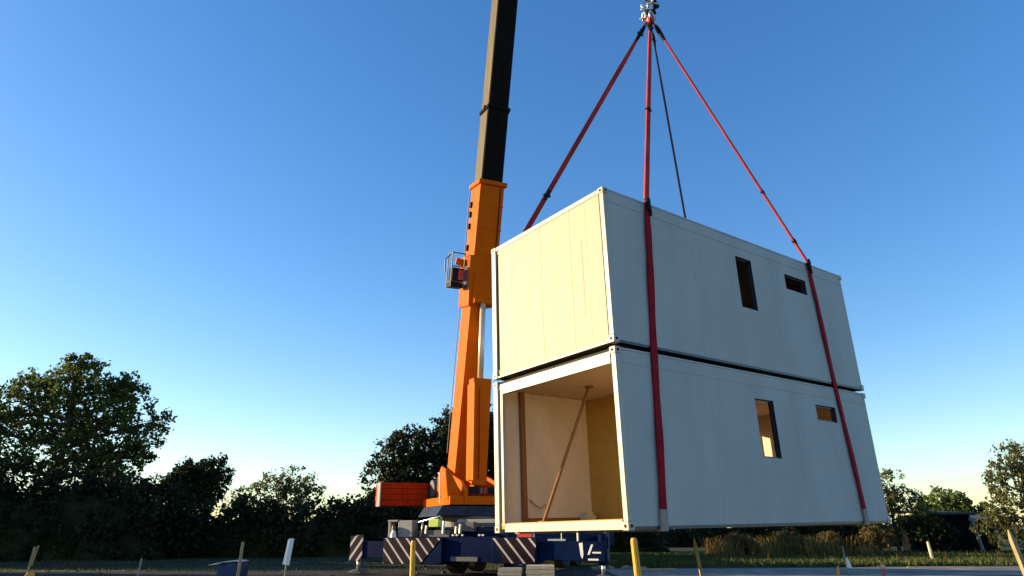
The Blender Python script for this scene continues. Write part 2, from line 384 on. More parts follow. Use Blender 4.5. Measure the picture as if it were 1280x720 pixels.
# hedges: dense dark bushes in a row
def hedge(name, x0, x1, y, hfun, thick, label, seed, mt='leafB', leaf=.2, per=30, dens=5.0):
    rng = np.random.default_rng(seed); root = empty(name, ((x0 + x1) / 2, y, 0), 0, label, 'hedge', 'dark hedges along the site boundary')
    n = int((x1 - x0) * dens * 5)
    xs = rng.uniform(x0, x1, n); hs = np.array([hfun(x) for x in xs])
    zs = rng.random(n) ** .8 * hs; ys = rng.uniform(-.5, .5, n) * thick
    hs2 = 1 + .12 * np.sin(xs * 3.1 + seed) + .06 * np.sin(xs * 7.7)
    cs = np.stack([xs - (x0 + x1) / 2, ys, np.maximum(zs * hs2, .2)], axis=1)
    leaf_mesh('foliage', cs, .65 * (0.6 + .6 * rng.random(n)), per, leaf, rng, mt, root)
    # woody inside with its own uneven surface
    core = MB(); k = int((x1 - x0) / .5)
    prof = [(-.42, .0), (-.45, .5), (-.3, .85), (0, .96), (.3, .84), (.45, .5), (.42, 0)]
    for i in range(k + 1):
        x = x0 + (x1 - x0) * i / k; h = hfun(x) * .80 * min(1, (i + .4) / 4, (k - i + .4) / 4)
        for (a_, b_) in prof: core.v.append((x - (x0 + x1) / 2, a_ * thick * (.45 + .15 * rng.random()), b_ * h * (.92 + .1 * rng.random())))
    m = len(prof)
    for i in range(k):
        for j in range(m - 1): core.f.append((i * m + j, (i + 1) * m + j, (i + 1) * m + j + 1, i * m + j + 1))
    core.f += [tuple(range(m)), tuple(range(k * m, k * m + m))[::-1]]
    core.build('inner_growth', 'leafB', root)
    return root
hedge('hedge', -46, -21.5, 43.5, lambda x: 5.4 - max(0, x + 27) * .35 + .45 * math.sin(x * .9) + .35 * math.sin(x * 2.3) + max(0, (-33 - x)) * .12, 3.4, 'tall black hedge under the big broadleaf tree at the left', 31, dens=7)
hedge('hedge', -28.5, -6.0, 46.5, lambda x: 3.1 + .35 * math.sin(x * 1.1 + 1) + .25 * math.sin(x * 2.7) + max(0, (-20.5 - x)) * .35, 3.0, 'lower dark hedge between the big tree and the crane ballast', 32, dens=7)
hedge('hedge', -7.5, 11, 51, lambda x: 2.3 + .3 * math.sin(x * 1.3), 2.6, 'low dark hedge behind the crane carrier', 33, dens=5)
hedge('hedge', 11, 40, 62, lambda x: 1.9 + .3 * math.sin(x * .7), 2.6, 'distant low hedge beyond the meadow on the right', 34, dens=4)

# unseen trees added at left to shade hedge and crane foot in low sun
for i, (x, y, h, w) in enumerate([(-51, 33.5, 12.8, 9), (-53, 42, 13, 9), (-60, 51, 15, 10), (-67, 60, 15, 11)]):
    tree('added_shade_tree', (x, y, 0), lobeset(rg, w, 0.2, h, 20, r=(.4, .6)), 'unseen broad tree added left of the site for shade, %s' % ('nearest of the row', 'second from the near end', 'third from the near end', 'farthest of the row')[i],
         group='unseen trees added left of the site for shade', mt='leafB', clumps=640, per=22, cr=.85, leaf=.36, trunk_r=.35, base=2.5, seed=40 + i, shell=.1)

# grass and reeds
def blades(name, n, xr, yr, hr, m, seed, label, cat, dens=None, w=.012):
    rng = np.random.default_rng(seed)
    x = rng.uniform(*xr, n); y = rng.uniform(*yr, n)
    if dens is not None:
        k = rng.random(n) < dens(x, y); x = x[k]; y = y[k]; n = len(x)
    h = rng.uniform(*hr, n); ang = rng.uniform(0, math.pi, n)
    lx = rng.normal(size=n) * h * .18; ly = rng.normal(size=n) * h * .18
    ww = w * (1 + rng.random(n)); dx = np.cos(ang) * ww; dy = np.sin(ang) * ww; z0 = np.zeros(n)
    V = np.stack([np.stack([x - dx, y - dy, z0], 1), np.stack([x + dx, y + dy, z0], 1),
                  np.stack([x + dx * .8 + lx * .4, y + dy * .8 + ly * .4, h * .6], 1), np.stack([x + lx, y + ly, h], 1),
                  np.stack([x - dx * .8 + lx * .4, y - dy * .8 + ly * .4, h * .6], 1)], 1).reshape(-1, 3)
    me = bpy.data.meshes.new(name)
    me.vertices.add(5 * n); me.vertices.foreach_set('co', V.ravel().astype(np.float32))
    me.loops.add(5 * n); me.loops.foreach_set('vertex_index', np.arange(5 * n, dtype=np.int32))
    me.polygons.add(n); me.polygons.foreach_set('loop_start', (np.arange(n) * 5).astype(np.int32))
    try: me.polygons.foreach_set('loop_total', np.full(n, 5, dtype=np.int32))
    except Exception: pass
    me.update(calc_edges=True); me.validate(); me.materials.append(M_[m])
    o = bpy.data.objects.new(name, me); col.objects.link(o)
    return tag(o, label, cat, kind='stuff')
def patch(x, y): return .35 + .65 * (np.sin(x * .8 + y * .3) * np.sin(y * .9 - x * .2) > -.1)
blades('meadow_grass', 90000, (4, 42), (31, 44), (.06, .30), 'grass', 51, 'rough green grass of the meadow beyond the yard', 'grass', patch, .016)
blades('rough_grass', 12000, (-42, 4), (30.6, 43), (.03, .12), 'grass', 52, 'short shaded grass between the yard and the hedges', 'grass', patch, .014)
blades('dry_reed', 4200, (11.0, 19.5), (37.5, 43), (.4, 1.3), 'straw', 53, 'tall golden dry reeds in sunlight below the far end of the modules', 'reeds',
       lambda x, y: np.clip(1.1 - abs(x - 15.0) / 5.5, 0, 1) * (np.sin(x * 1.7 + y * .8) * np.sin(y * 1.3 - x * .6) > -.25), .014)
blades('dry_grass', 1200, (8, 30), (31, 40), (.2, .5), 'straw', 54, 'scattered dry stalks standing in the green meadow', 'grass', lambda x, y: .3 + 0 * x, .010)

# ---------------------------------------------------------------- the two lifted modules
AV = Vector((0.80115995, 0.59835319, 0.01077937)); WV = Vector((-0.59823046, 0.80122391, -0.01267169)); UV = Vector((-0.01621883, 0.00370351, 0.99986161))
OR = Vector((1.79049491, 11.01331334, 1.64749212))
FR = Matrix(((AV.x, WV.x, UV.x, OR.x), (AV.y, WV.y, UV.y, OR.y), (AV.z, WV.z, UV.z, OR.z), (0, 0, 0, 1)))
L, W = 8.447, 3.567
def WP(s, t, z): return FR @ Vector((s, t, z))

def wall_with_holes(mb, s0, s1, z0, z1, t0, t1, holes):
    """wall slab in the s/z plane, thickness t0..t1, with rectangular openings"""
    ss = sorted({s0, s1, *[h[0] for h in holes], *[h[1] for h in holes]}); zz = sorted({z0, z1, *[h[2] for h in holes], *[h[3] for h in holes]})
    inside = lambda s_, z_: any(h[0] < s_ < h[1] and h[2] < z_ < h[3] for h in holes)
    idx = {}
    def V(i, j, k):
        if (i, j, k) not in idx: idx[(i, j, k)] = len(mb.v); mb.v.append((ss[i], (t0, t1)[k], zz[j]))
        return idx[(i, j, k)]
    full = [[not inside((ss[i] + ss[i + 1]) / 2, (zz[j] + zz[j + 1]) / 2) for j in range(len(zz) - 1)] for i in range(len(ss) - 1)]
    g = lambda i, j: 0 <= i < len(full) and 0 <= j < len(full[0]) and full[i][j]
    for i in range(len(ss) - 1):
        for j in range(len(zz) - 1):
            if not full[i][j]: continue
            for k in (0, 1): mb.f.append((V(i, j, k), V(i + 1, j, k), V(i + 1, j + 1, k), V(i, j + 1, k)))
            if not g(i - 1, j): mb.f.append((V(i, j, 0), V(i, j + 1, 0), V(i, j + 1, 1), V(i, j, 1)))
            if not g(i + 1, j): mb.f.append((V(i + 1, j, 0), V(i + 1, j + 1, 0), V(i + 1, j + 1, 1), V(i + 1, j, 1)))
            if not g(i, j - 1): mb.f.append((V(i, j, 0), V(i + 1, j, 0), V(i + 1, j, 1), V(i, j, 1)))
            if not g(i, j + 1): mb.f.append((V(i, j + 1, 0), V(i + 1, j + 1, 0), V(i + 1, j + 1, 1), V(i, j + 1, 1)))

def module(z0, h, label, windows, far_open, closed):
    root = bpy.data.objects.new('house_module', None); col.objects.link(root)
    root.matrix_world = FR @ Matrix.Translation((0, 0, z0))
    tag(root, label, 'house module')
    e = .004
    # long outer wall (towards the camera) and the far one
    a = MB(); wall_with_holes(a, .085, L - .03, .05, h - .035, 0.0, .13, windows); a.build('long_wall', 'wall', root)
    # slim cover strips near the head of the wall
    st = MB(); st.box(.085, L - .03, -.006, -.0005, h - .26, h - .245); st.build('cover_strip', 'wall', root)
    for k_, xj in enumerate((2.46, 5.2)):
        j = MB(); j.box(xj - .003, xj + .003, -.002, -.0004, .07, h - .27); j.build('joint_strip', 'wall', root)
    b = MB(); wall_with_holes(b, .085, L - .03, .05, h - .035, W - .12, W, far_open); b.build('rear_long_wall', 'inner', root)  # rear openings added out of view to let sun into the rooms
    c = MB(); c.box(L - .11, L - .032, .132, W - .122, .05, h - .035); c.build('end_wall', 'inner', root)
    # frame: floor ring, roof ring
    fr = MB()
    fr.box(.09, L - .09, -.004, .10, 0, .048); fr.box(.09, L - .09, W - .10, W + .004, 0, .048)
    fr.box(L - .10, L + .002, .1, W - .1, 0, .048)
    fr.build('floor_beam', 'anth', root, split=1)
    rf = MB(); rf.box(.02, L - .002, .012, W - .012, h - .033, h - .003); rf.build('roof', 'felt', root)
    rt = MB(); rt.box(.02, L, -.004, .011, h - .03, h + .006); rt.box(.02, L, W - .011, W + .007, h - .05, h + .006); rt.box(L - .001, L + .018, 0, W, h - .05, h + .006)
    rt.build('roof_trim', 'wall', root, split=1)
    fl = MB(); fl.box(.02, L - .12, .14, W - .13, .06, .17); fl.build('floor', 'osb', root)
    cl = MB(); cl.box(.02, L - .12, .134, W - .124, h - .16, h - .05); cl.build('ceiling', 'ceil', root)
    # corner posts on the gable, with castings
    zb, zt = 0.0, h
    for (t0, t1) in ((-.012, .09), (W - .13, W + .012)):
        p = MB(); p.box(-.012, .084, t0, t1, .13, h - .11); p.build('corner_post', 'frame', root, bevel=.006)
    for (t0, t1) in ((-.02, .12), (W - .14, W + .02)):
        for (q0, q1) in ((-.01, .128), (h - .108, h + .012)):
            for x0 in (-.02, L - .12):
                p = MB(); p.box(x0, x0 + .14, t0, t1, q0, q1); k = p.build('corner_casting', 'frame' if x0 < 0 else 'wall', root, bevel=.01)
                if x0 < 0:
                    hm = MB(); tm = (t0 + t1) / 2; zm = (q0 + q1) / 2
                    hm.tube([(-.026, tm, zm), (-.016, tm, zm)], [.026, .026], 14); hm.tube([(.05, t0 - .006 if t0 < 1 else t1 + .006, zm), (.05, t0 + .004 if t0 < 1 else t1 - .004, zm)], .026, 14)
                    hm.build('locking_hole', 'black', k, split=1)
    if closed:
        # gable: bottom and top rails, and vertical boards between them
        r_ = MB(); r_.box(-.008, .07, .121, W - .141, h - .09, h); r_.build('top_rail', 'frame', root, bevel=.004)
        r_ = MB(); r_.box(-.006, .07, .121, W - .141, 0, .035); r_.build('bottom_rail', 'frame', root, bevel=.004)
        bk = MB(); bk.box(.03, .07, .121, W - .141, .036, h - .091); bk.build('gable_backing', 'dark', root)
        g = MB(); edges = [.125, .52, .97, 1.42, 1.87, 2.32, 2.80, 3.345]
        for i in range(len(edges) - 1):
            g.box(.004 + (i % 2) * .0015, .029, edges[i] + .002, edges[i + 1] - .002, .037, h - .092)
        for tt in (.66,): g.box(.0015, .0035, tt - .003, tt + .003, .6, h - .8)
        g.build('gable_panel', 'panel', root, bevel=.002)
    else:
        r_ = MB(); r_.box(-.010, .075, .121, 3.262, 2.675, 2.885); r_.build('top_rail', 'frame', root, bevel=.006)
        r_ = MB(); r_.box(-.010, .075, .121, 3.262, .004, .155); r_.build('bottom_rail', 'frame', root, bevel=.006)
        r_ = MB(); r_.box(.02, .06, .121, 3.3, 2.886, h - .005); r_.build('dark_gap', 'dark', root)
        r_ = MB(); r_.box(-.010, .075, 3.264, 3.335, .13, 2.885); r_.build('inner_post', 'frame', root, bevel=.006)
        r_ = MB(); r_.box(.03, .07, 3.336, W - .131, .13, 2.83); r_.build('post_web', 'grey', root)
        # inside: lining, stud, partition and diagonal prop
        pt = MB(); pt.box(2.47, 2.57, .134, W - .124, .172, h - .165); pt.build('partition', 'osb', root)
        sd_ = MB(); sd_.box(.54, .65, W - .20, W - .123, .172, h - .165); sd_.build('stud', 'stud', root, bevel=.004)
        sk = MB(); sk.box(.67, 2.46, W - .15, W - .123, .172, .26); sk.build('skirting', 'stud', root)
        pr = MB(); pr.tube([(.44, 2.62, .175), (1.36, 2.13, 2.765)], .033, 12); pr.box(1.30, 1.44, 2.06, 2.2, 2.742, 2.765)
        pr.box(.36, .52, 2.54, 2.7, .172, .19); pr.build('diagonal_prop', 'stud', root, smooth=False)
        cbm = MB(); cbm.tube([(.75, W - .14, .62), (.85, W - .2, .5), (1.0, W - .2, .44), (1.08, W - .22, .52), (1.12, W - .24, .40)], .012, 6); cbm.build('loose_cable', 'grey', root)
        ob_ = MB(); ob_.box(2.05, 2.3, W - .42, W - .2, .172, .30); ob_.box(2.1, 2.24, W - .4, W - .25, .301, .36); ob_.build('offcut_block', 'paletimber', root)
    for wi, (s0, s1, q0, q1) in enumerate(windows):
        f = MB(); d0, d1 = .05, .105; k = .035
        f.box(s0 + .001, s0 + k, d0, d1, q0 + .001, q1 - .001); f.box(s1 - k, s1 - .001, d0, d1, q0 + .001, q1 - .001)
        f.box(s0 + k, s1 - k, d0, d1, q0 + .001, q0 + k); f.box(s0 + k, s1 - k, d0, d1, q1 - k, q1 - .001)
        fo = f.build('window_frame', 'anth', root)
        g = MB(); 
        g.box(s1 - .006, s1 - .001, .003, .049, q0 + .002, q1 - .002); g.box(s0 + .001, s1 - .007, .003, .049, q1 - .006, q1 - .001)
        g.build('reveal_lining', 'anth', fo, split=1)
    return root
module(0.0, 2.945, 'lower white house module with open timber-lined gable end and a leaning prop inside',
       [(3.87, 4.51, 1.26, 2.42), (6.13, 6.95, 2.14, 2.49)], [(3.4, 4.3, .3, 2.4), (6.6, 7.8, .9, 2.5)], False)
module(3.035, 2.965, 'upper white house module with closed cream panelled gable end',
       [(3.92, 4.49, 1.325, 2.495), (5.78, 6.66, 2.10, 2.47)], [(7.4, 7.9, .9, 1.3)], True)

# ---------------------------------------------------------------- lifting slings
K = Vector((3.921, 15.018, 14.98))
def ribbon(mb, pts, w, th, side):
    pts = [Vector(p) for p in pts]; side = Vector(side); n = len(pts); base = len(mb.v)
    for i, p in enumerate(pts):
        d = (pts[min(i + 1, n - 1)] - pts[max(i - 1, 0)]).normalized()
        sx = (side - d * side.dot(d)).normalized(); sy = d.cross(sx); wi = w[i] if hasattr(w, '__len__') else w
        for a_, b_ in ((-1, -1), (1, -1), (1, 1), (-1, 1)): mb.v.append(tuple(p + sx * wi / 2 * a_ + sy * th / 2 * b_))
    for i in range(n - 1):
        q = base + i * 4
        for k in range(4): mb.f.append((q + k, q + (k + 1) % 4, q + 4 + (k + 1) % 4, q + 4 + k))
    mb.f += [(base, base + 1, base + 2, base + 3), tuple(base + (n - 1) * 4 + k for k in (3, 2, 1, 0))]
def sling(s_top, s_bot, near, off, label, wtop, wwall, m_up, fshack, twist=0.0):
    root = empty('lifting_sling', K + Vector(off) * 1.0, 0, label, 'lifting sling', 'four red lifting slings under the hook')
    inv = Matrix.Translation(-root.location)
    t_edge = -.035 if near else W + .035; sg = -1 if near else 1
    k0 = K + Vector(off); e0 = WP(s_top, t_edge, 6.05)
    up_pts = []
    N = 14
    for i in range(N + 1):
        u = i / N; p = k0.lerp(e0, u); up_pts.append(inv @ p)
    a = MB(); side = AV if True else WV
    rot = Matrix.Rotation(twist, 3, (e0 - k0).normalized())
    ribbon(a, up_pts, [wtop * (.55 + .45 * min(1, i / 3)) for i in range(N + 1)], .035, rot @ AV)
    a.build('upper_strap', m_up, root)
    wl = [WP(s_top + (s_bot - s_top) * u, t_edge - sg * .0 + (0.012 * math.sin(u * 9) * sg), 6.05 + (.30 - 6.05) * u) for u in np.linspace(0, 1, 16)]
    b = MB(); ribbon(b, [inv @ p for p in wl], [wwall * min(1, .5 + .25 * i) * (1 + .12 * math.sin(i * 1.7)) for i in range(16)], .03, AV)
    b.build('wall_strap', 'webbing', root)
    c = MB(); ribbon(c, [inv @ WP(s_bot, t_edge, .30), inv @ WP(s_bot + (s_bot - s_top) * .03, t_edge, .0), inv @ WP(s_bot + (s_bot - s_top) * .03, t_edge, -.03)], wwall * 1.12, .042, AV)
    # the sleeve runs on under the floor to the middle of the module
    ribbon(c, [inv @ WP(s_bot + (s_bot - s_top) * .03, t_edge, -.018), inv @ WP(s_bot, W / 2 + sg * .01, -.018)], wwall * 1.1, .03, AV)
    c.build('protective_sleeve', 'sleeve', root)
    for fr_, ln, r_ in fshack:
        p = k0.lerp(e0, fr_); d = (e0 - k0).normalized(); q = MB()
        q.tube([inv @ (p - d * ln / 2), inv @ (p - d * ln * .2), inv @ (p + d * ln * .2), inv @ (p + d * ln / 2)], [r_ * .7, r_, r_ * .8, r_ * .6], 8)
        q.tube([inv @ (p - AV * r_ * 1.5), inv @ (p + AV * r_ * 1.5)], r_ * .5, 8)
        q.build('shackle', 'black', root, bevel=.005)
    # buckle just under the roof edge
    q = MB(); q2 = [inv @ WP(s_top, t_edge + sg * .03, z) for z in (6.08, 5.98, 5.82)]
    q.tube(q2, [.05, .06, .045], 8); q.tube([inv @ WP(s_top + .05, t_edge + sg * .03, 5.92), inv @ WP(s_top + .05, t_edge + sg * .03, 5.72)], .03, 8)
    q.build('edge_buckle', 'black', root)
    return root
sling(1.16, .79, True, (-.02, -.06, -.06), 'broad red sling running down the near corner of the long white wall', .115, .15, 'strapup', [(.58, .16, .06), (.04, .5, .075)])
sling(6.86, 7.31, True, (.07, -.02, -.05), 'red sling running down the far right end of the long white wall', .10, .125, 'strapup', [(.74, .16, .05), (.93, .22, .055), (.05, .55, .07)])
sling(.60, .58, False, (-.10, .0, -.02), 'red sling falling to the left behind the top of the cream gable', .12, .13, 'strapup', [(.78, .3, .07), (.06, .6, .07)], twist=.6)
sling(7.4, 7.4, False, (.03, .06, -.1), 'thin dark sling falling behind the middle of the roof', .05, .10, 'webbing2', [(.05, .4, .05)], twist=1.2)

# hook block
hb = empty('hook_block', K + Vector((0, 0, .1)), 0, 'steel hook block with pale shackles gathering the red slings at the top', 'hook block')
q = MB(); q.tube([(0, 0, 1.35), (0, 0, 1.0), (.0, 0, .82), (0, 0, .7)], [.05, .09, .16, .10], 12); q.build('swivel', 'black', hb, smooth=True)
q = MB(); pts = [(0, 0, .72), (.14, 0, .60), (.20, 0, .42), (.12, 0, .24), (-.03, 0, .20), (-.15, 0, .30)]; q.tube(pts, [.07, .085, .095, .09, .075, .04], 12); q.build('hook', 'black', hb, smooth=True)
for (x, y, z, r_, a_) in ((-.13, -.08, .36, .10, .3), (.09, -.13, .52, .11, 1.2), (-.16, .02, .1, .09, 1.9), (.02, -.1, .02, .10, .8)):
    q = MB(); q.tube([Vector((x, y, z)) + Vector((math.cos(t) * r_ * math.cos(a_), math.cos(t) * r_ * math.sin(a_), math.sin(t) * r_ * 1.25)) for t in np.linspace(-1.2, 4.3, 12)], .033, 8)
    q.tube([Vector((x - .12, y, z - r_)), Vector((x + .12, y, z - r_))], .03, 8)
    q.build('shackle', 'steel', hb, smooth=True)
q = MB(); q.tube([(0, 0, .06), (0, -.03, -.08), (0, -.02, -.2)], [.10, .13, .06], 10); q.build('sling_ring', 'redp', hb, smooth=True)
q = MB()
for s_ in (-1, 1): q.prism([(-.20, 1.3), (.20, 1.3), (.26, 1.55), (.24, 2.3), (.0, 2.5), (-.24, 2.3), (-.26, 1.55)], 'y', s_ * .14 - .02, s_ * .14 + .02)
q.build('block_cheek', 'yellow', hb, bevel=.01)
q = MB(); q.tube([(0, -.1, 1.95), (0, .1, 1.95)], .24, 24); q.build('sheave', 'steel', hb)

# ---------------------------------------------------------------- the crane
ca = Vector((0.42, 0.907, 0)).normalized()
crane_rz = math.atan2(-ca.x, ca.y)            # local +Y runs away from the camera along the carrier, local +X to the right
crane = empty('mobile_crane', (-1.75, 26.2, 0), crane_rz, 'large mobile crane with orange mast and blue carrier standing behind the modules', 'crane')
CI = (Matrix.Translation(crane.location) @ Matrix.Rotation(crane_rz, 4, 'Z')).inverted()
def LC(p): return CI @ Vector(p)
# carrier
q = MB(); q.box(-1.5, 1.5, .55, 13.6, .75, 1.55); q.box(-1.2, 1.2, .2, .55, .7, 1.4); ch = q.build('chassis', 'blue', crane, bevel=.03)
q = MB(); q.box(-1.48, 1.48, .6, 10.0, 1.553, 1.72); q.build('deck_plate', 'deckblue', ch, bevel=.01)
q = MB(); q.box(-.86, 1.2, -.12, .2, .52, 1.36); q.build('outrigger_crossbox', 'blue', crane, bevel=.02)
q = MB(); q.box(-.55, .55, -.16, -.121, .55, .7); q.build('bumper_plate', 'greyd', crane)
q = MB(); [q.tube([(x, -.15, 1.44), (x, -.05, 1.44)], .035, 8) for x in (-.5, -.33, -.1, .6, .75)]; q.build('rear_lamp', 'whitep', crane, split=1)
for nm, x0, x1, z0, z1, mm in (('outrigger_box', -3.45, -.862, .42, 1.36, 'haz'), ('outrigger_box', 1.202, 2.95, .50, 1.36, 'haz')):
    q = MB(); q.box(x0, x1, -.30, .35, z0, z1); ob = q.build(nm, 'blue', crane, bevel=.02)
    q = MB(); q.prism([(x0 + .02, z1 - .02), (x1 - .02, z1 - .02), (x1 - (.9 if x0 < 0 else .1), z0 + .02), (x0 + (.03 if x0 < 0 else .5), z0 + .02)], 'y', -.318, -.302)
    q.build('hazard_plate', 'haz', ob)
for sx, x0, x1, z0, z1 in ((-1, -4.75, -3.45, .62, 1.22), (1, 2.95, 5.3, .62, 1.22)):
    q = MB(); q.box(x0, x1, -.16, .22, z0, z1); ob = q.build('outrigger_beam', 'blue', crane, bevel=.02)
    xe = -4.8 if sx < 0 else 5.2
    q = MB(); q.tube([(xe + .0, .03, .16), (xe, .03, .6)], .075, 14); q.build('jack_rod', 'steel', crane, smooth=True)
    q = MB(); q.tube([(xe, .03, .5), (xe, .03, 1.45)], .13, 16); q.build('jack_cylinder', 'greyd' if sx < 0 else 'blue', crane, smooth=True)
    q = MB(); q.tube([(xe, .03, .1), (xe, .03, .2)], [.42, .16], 16); q.build('foot_pad', 'greyd', crane)
    q = MB()
    if sx < 0: q.box(xe - .28, xe + .30, -.215, -.17, .52, 1.42)
    else: q.box(xe - .62, xe + .14, -.215, -.17, .60, 1.24)
    q.build('end_plate', 'haz2' if sx < 0 else 'blue', crane)
q = MB()
M0 = Matrix.Rotation(0, 4, 'Z')
q.prism([(4.45, 1.18), (4.58, 1.20), (4.60, .8), (4.55, .68), (4.5, .8)], 'y', -.162, -.2165)
q.prism([(4.88, 1.14), (4.96, 1.14), (4.82, .82), (4.74, .82)], 'y', -.162, -.2165)
q.box(4.92, 5.22, -.2185, -.2155, .86, .91); q.box(4.76, 5.12, -.2185, -.2155, .64, .70)
q.build('white_marking', 'whitep', crane, split=1)
# far outriggers
for sx in (-1, 1):
    q = MB(); q.box(*(sorted((sx * 1.5, sx * 2.2))), 10.2, 10.7, .7, 1.25); q.build('outrigger_beam', 'blue', crane, bevel=.02)
    q = MB(); q.tube([(sx * 2.1, 10.45, .15), (sx * 2.1, 10.45, 1.5)], .12, 12); q.tube([(sx * 2.1, 10.45, .02), (sx * 2.1, 10.45, .16)], .4, 14); q.build('jack_cylinder', 'greyd', crane)
# things on the rear deck
q = MB(); q.box(-2.95, -2.3, -.10, .30, 1.365, 1.98); q.build('toolbox', 'grey', crane, bevel=.02)
q = MB(); q.box(-3.40, -3.30, -.1, .2, 1.362, 1.93); q.box(-3.42, -2.97, -.12, .25, 1.93, 2.0); q.build('toolbox_rack', 'grey', crane, bevel=.01, split=1)
q = MB(); q.tube([(-3.08, -.2, 1.362), (-3.08, -.2, 1.52), (-3.08, -.2, 1.64)], [.13, .10, .05], 12); q.build('warning_cone', 'whitep', crane)
q = MB(); q.tube([(-3.08, -.2, 1.641), (-3.08, -.2, 1.78)], [.09, .06], 12); q.build('beacon', 'greyd', crane)
q = MB(); q.tube([(-2.2, 0, 1.37), (-2.15, 0, 1.9), (-1.2, .1, 2.12), (-1.1, .1, 2.0)], .035, 8); q.tube([(-1.95, 0, 1.37), (-1.9, 0, 1.96)], .03, 8); q.build('handrail', 'steel', crane, smooth=True)
q = MB(); q.box(-1.62, -1.2, -.02, .3, 1.73, 2.02); q.build('first_aid_box', 'lime', crane, bevel=.02)
q = MB(); q.box(-2.1, -.75, .05, .5, 1.365, 1.62); q.box(-.7, .15, .3, .5, 1.56, 1.9); q.build('hose_tray', 'greyd', crane, bevel=.02, split=1)
q = MB()
for x, h_ in ((-1.75, .14), (-1.0, .22), (-.45, .12), (-.28, .16)): q.tube([(x, .02, 1.5), (x + .02, .02, 1.5 + h_ * 2)], .05, 8)
q.build('hose_fitting', 'steel', crane, split=1)
q = MB(); q.box(-.62, 2.2, .42, .56, 1.86, 2.0); q.build('guard_rail', 'grey', crane, bevel=.01)
q = MB()
for x, z1 in ((2.7, 1.72), (3.75, 1.52), (4.35, 1.70)): q.tube([(x, 0, 1.24), (x, 0, z1)], .035 if x != 3.75 else .015, 8)
q.box(3.25, 3.9, -.05, .05, 1.25, 1.31); q.build('beam_handle', 'steel', crane, split=1)
q = MB(); q.box(2.15, 2.7, -.2, .1, 1.37, 1.5); q.build('tail_light', 'redp', crane)
# wheels, five axles
def wheel(x, y):
    w_ = empty('wheel', (x, y, .68)); w_.parent = crane; w_['_'] = 0; del w_['_']
    q = MB(); q.tube([(-.22, 0, 0), (-.19, 0, 0), (.19, 0, 0), (.22, 0, 0)], [.55, .66, .66, .55], 28); q.build('tyre', 'rubber', w_)
    q = MB(); q.tube([(-.235, 0, 0), (.235, 0, 0)], .33, 20); q.tube([(-.30, 0, 0), (.30, 0, 0)], .12, 12); q.build('rim', 'grey', w_)
    return w_
w0 = wheel(-1.23, 1.6)
first = True
for y in (1.6, 3.2, 6.6, 8.2, 12.2):
    for x in (-1.23, 1.23):
        if first: first = False; continue
        c_ = w0.copy(); col.objects.link(c_); c_.parent = crane; c_.location = (x, y, .68)
        for k in w0.children:
            d_ = k.copy(); col.objects.link(d_); d_.parent = c_
q = MB(); q.prism([(11.2, 1.55), (13.9, .6), (14.1, 1.7), (13.7, 2.7), (11.5, 2.75), (11.2, 2.6)], 'x', -1.4, 1.4); cb = q.build('driver_cab', 'blue', crane, bevel=.04)
q = MB(); q.box(-1.42, -1.405, 12.0, 13.3, 1.8, 2.5); q.box(1.405, 1.42, 12.0, 13.3, 1.8, 2.5); q.box(-1.2, 1.2, 11.18, 11.19, 1.9, 2.5); q.build('cab_window', 'glass', cb, split=1)

# superstructure, turned towards the load
P0 = Vector((-2.244, 30.0, 3.645)); TIP = Vector((3.921, 14.72, 70.0))
fd = Vector((TIP.x - P0.x, TIP.y - P0.y, 0)).normalized(); lat = Vector((fd.y, -fd.x, 0)) * -1.0   # lat points to picture right
if lat.x < 0: lat = -lat
bd = (TIP - P0).normalized()
TC = Vector((-1.72, 28.7, 0))
MS = Matrix(((lat.x, fd.x, 0, TC.x), (lat.y, fd.y, 0, TC.y), (0, 0, 1, 0), (0, 0, 0, 1)))   # x lateral, y forward to the load, z up
MS = CI @ MS
q = MB(); q.tube([MS @ Vector((0, 0, 1.73)), MS @ Vector((0, 0, 2.12))], 1.25, 32); q.build('slewing_ring', 'greyd', crane)
q = MB(); q.prism([(-1.85, 2.12), (1.85, 2.12), (1.75, 2.5), (-1.6, 2.52)], 'y', -1.5, 1.25, MS); q.build('turntable_base', 'deckblue', crane, bevel=.03)
q = MB()
q.box(-1.35, 1.45, -2.6, 1.4, 2.54, 2.86, MS)
for s_ in (-1, 1):
    q.prism([(1.45, 2.55), (1.5, 3.1), (.9, 3.45), (-.8, 3.9), (-1.9, 4.25), (-2.4, 3.9), (-2.6, 2.6)], 'x', s_ * .72 - .06, s_ * .72 + .06, MS)
q.prism([(-1.36, 2.56), (-1.50, 3.85), (-1.34, 3.9), (-1.12, 3.5), (-.95, 3.2), (-.7, 2.9), (-.6, 2.6)], 'y', 1.0, 1.2, MS)
q.build('superstructure', 'orange', crane, bevel=.02)
q = MB(); q.box(-.6, -.18, 1.405, 1.43, 2.92, 3.22, MS); q.box(.2, .62, 1.405, 1.43, 2.92, 3.2, MS); q.build('deck_recess', 'black', crane, split=1)
q = MB(); q.box(-.12, -.05, 1.404, 1.44, 2.95, 3.16, MS); q.box(.04, .11, 1.404, 1.44, 2.95, 3.16, MS); q.box(-.05, .04, 1.404, 1.43, 3.03, 3.07, MS); q.build('pale_bracket', 'greyd', crane)
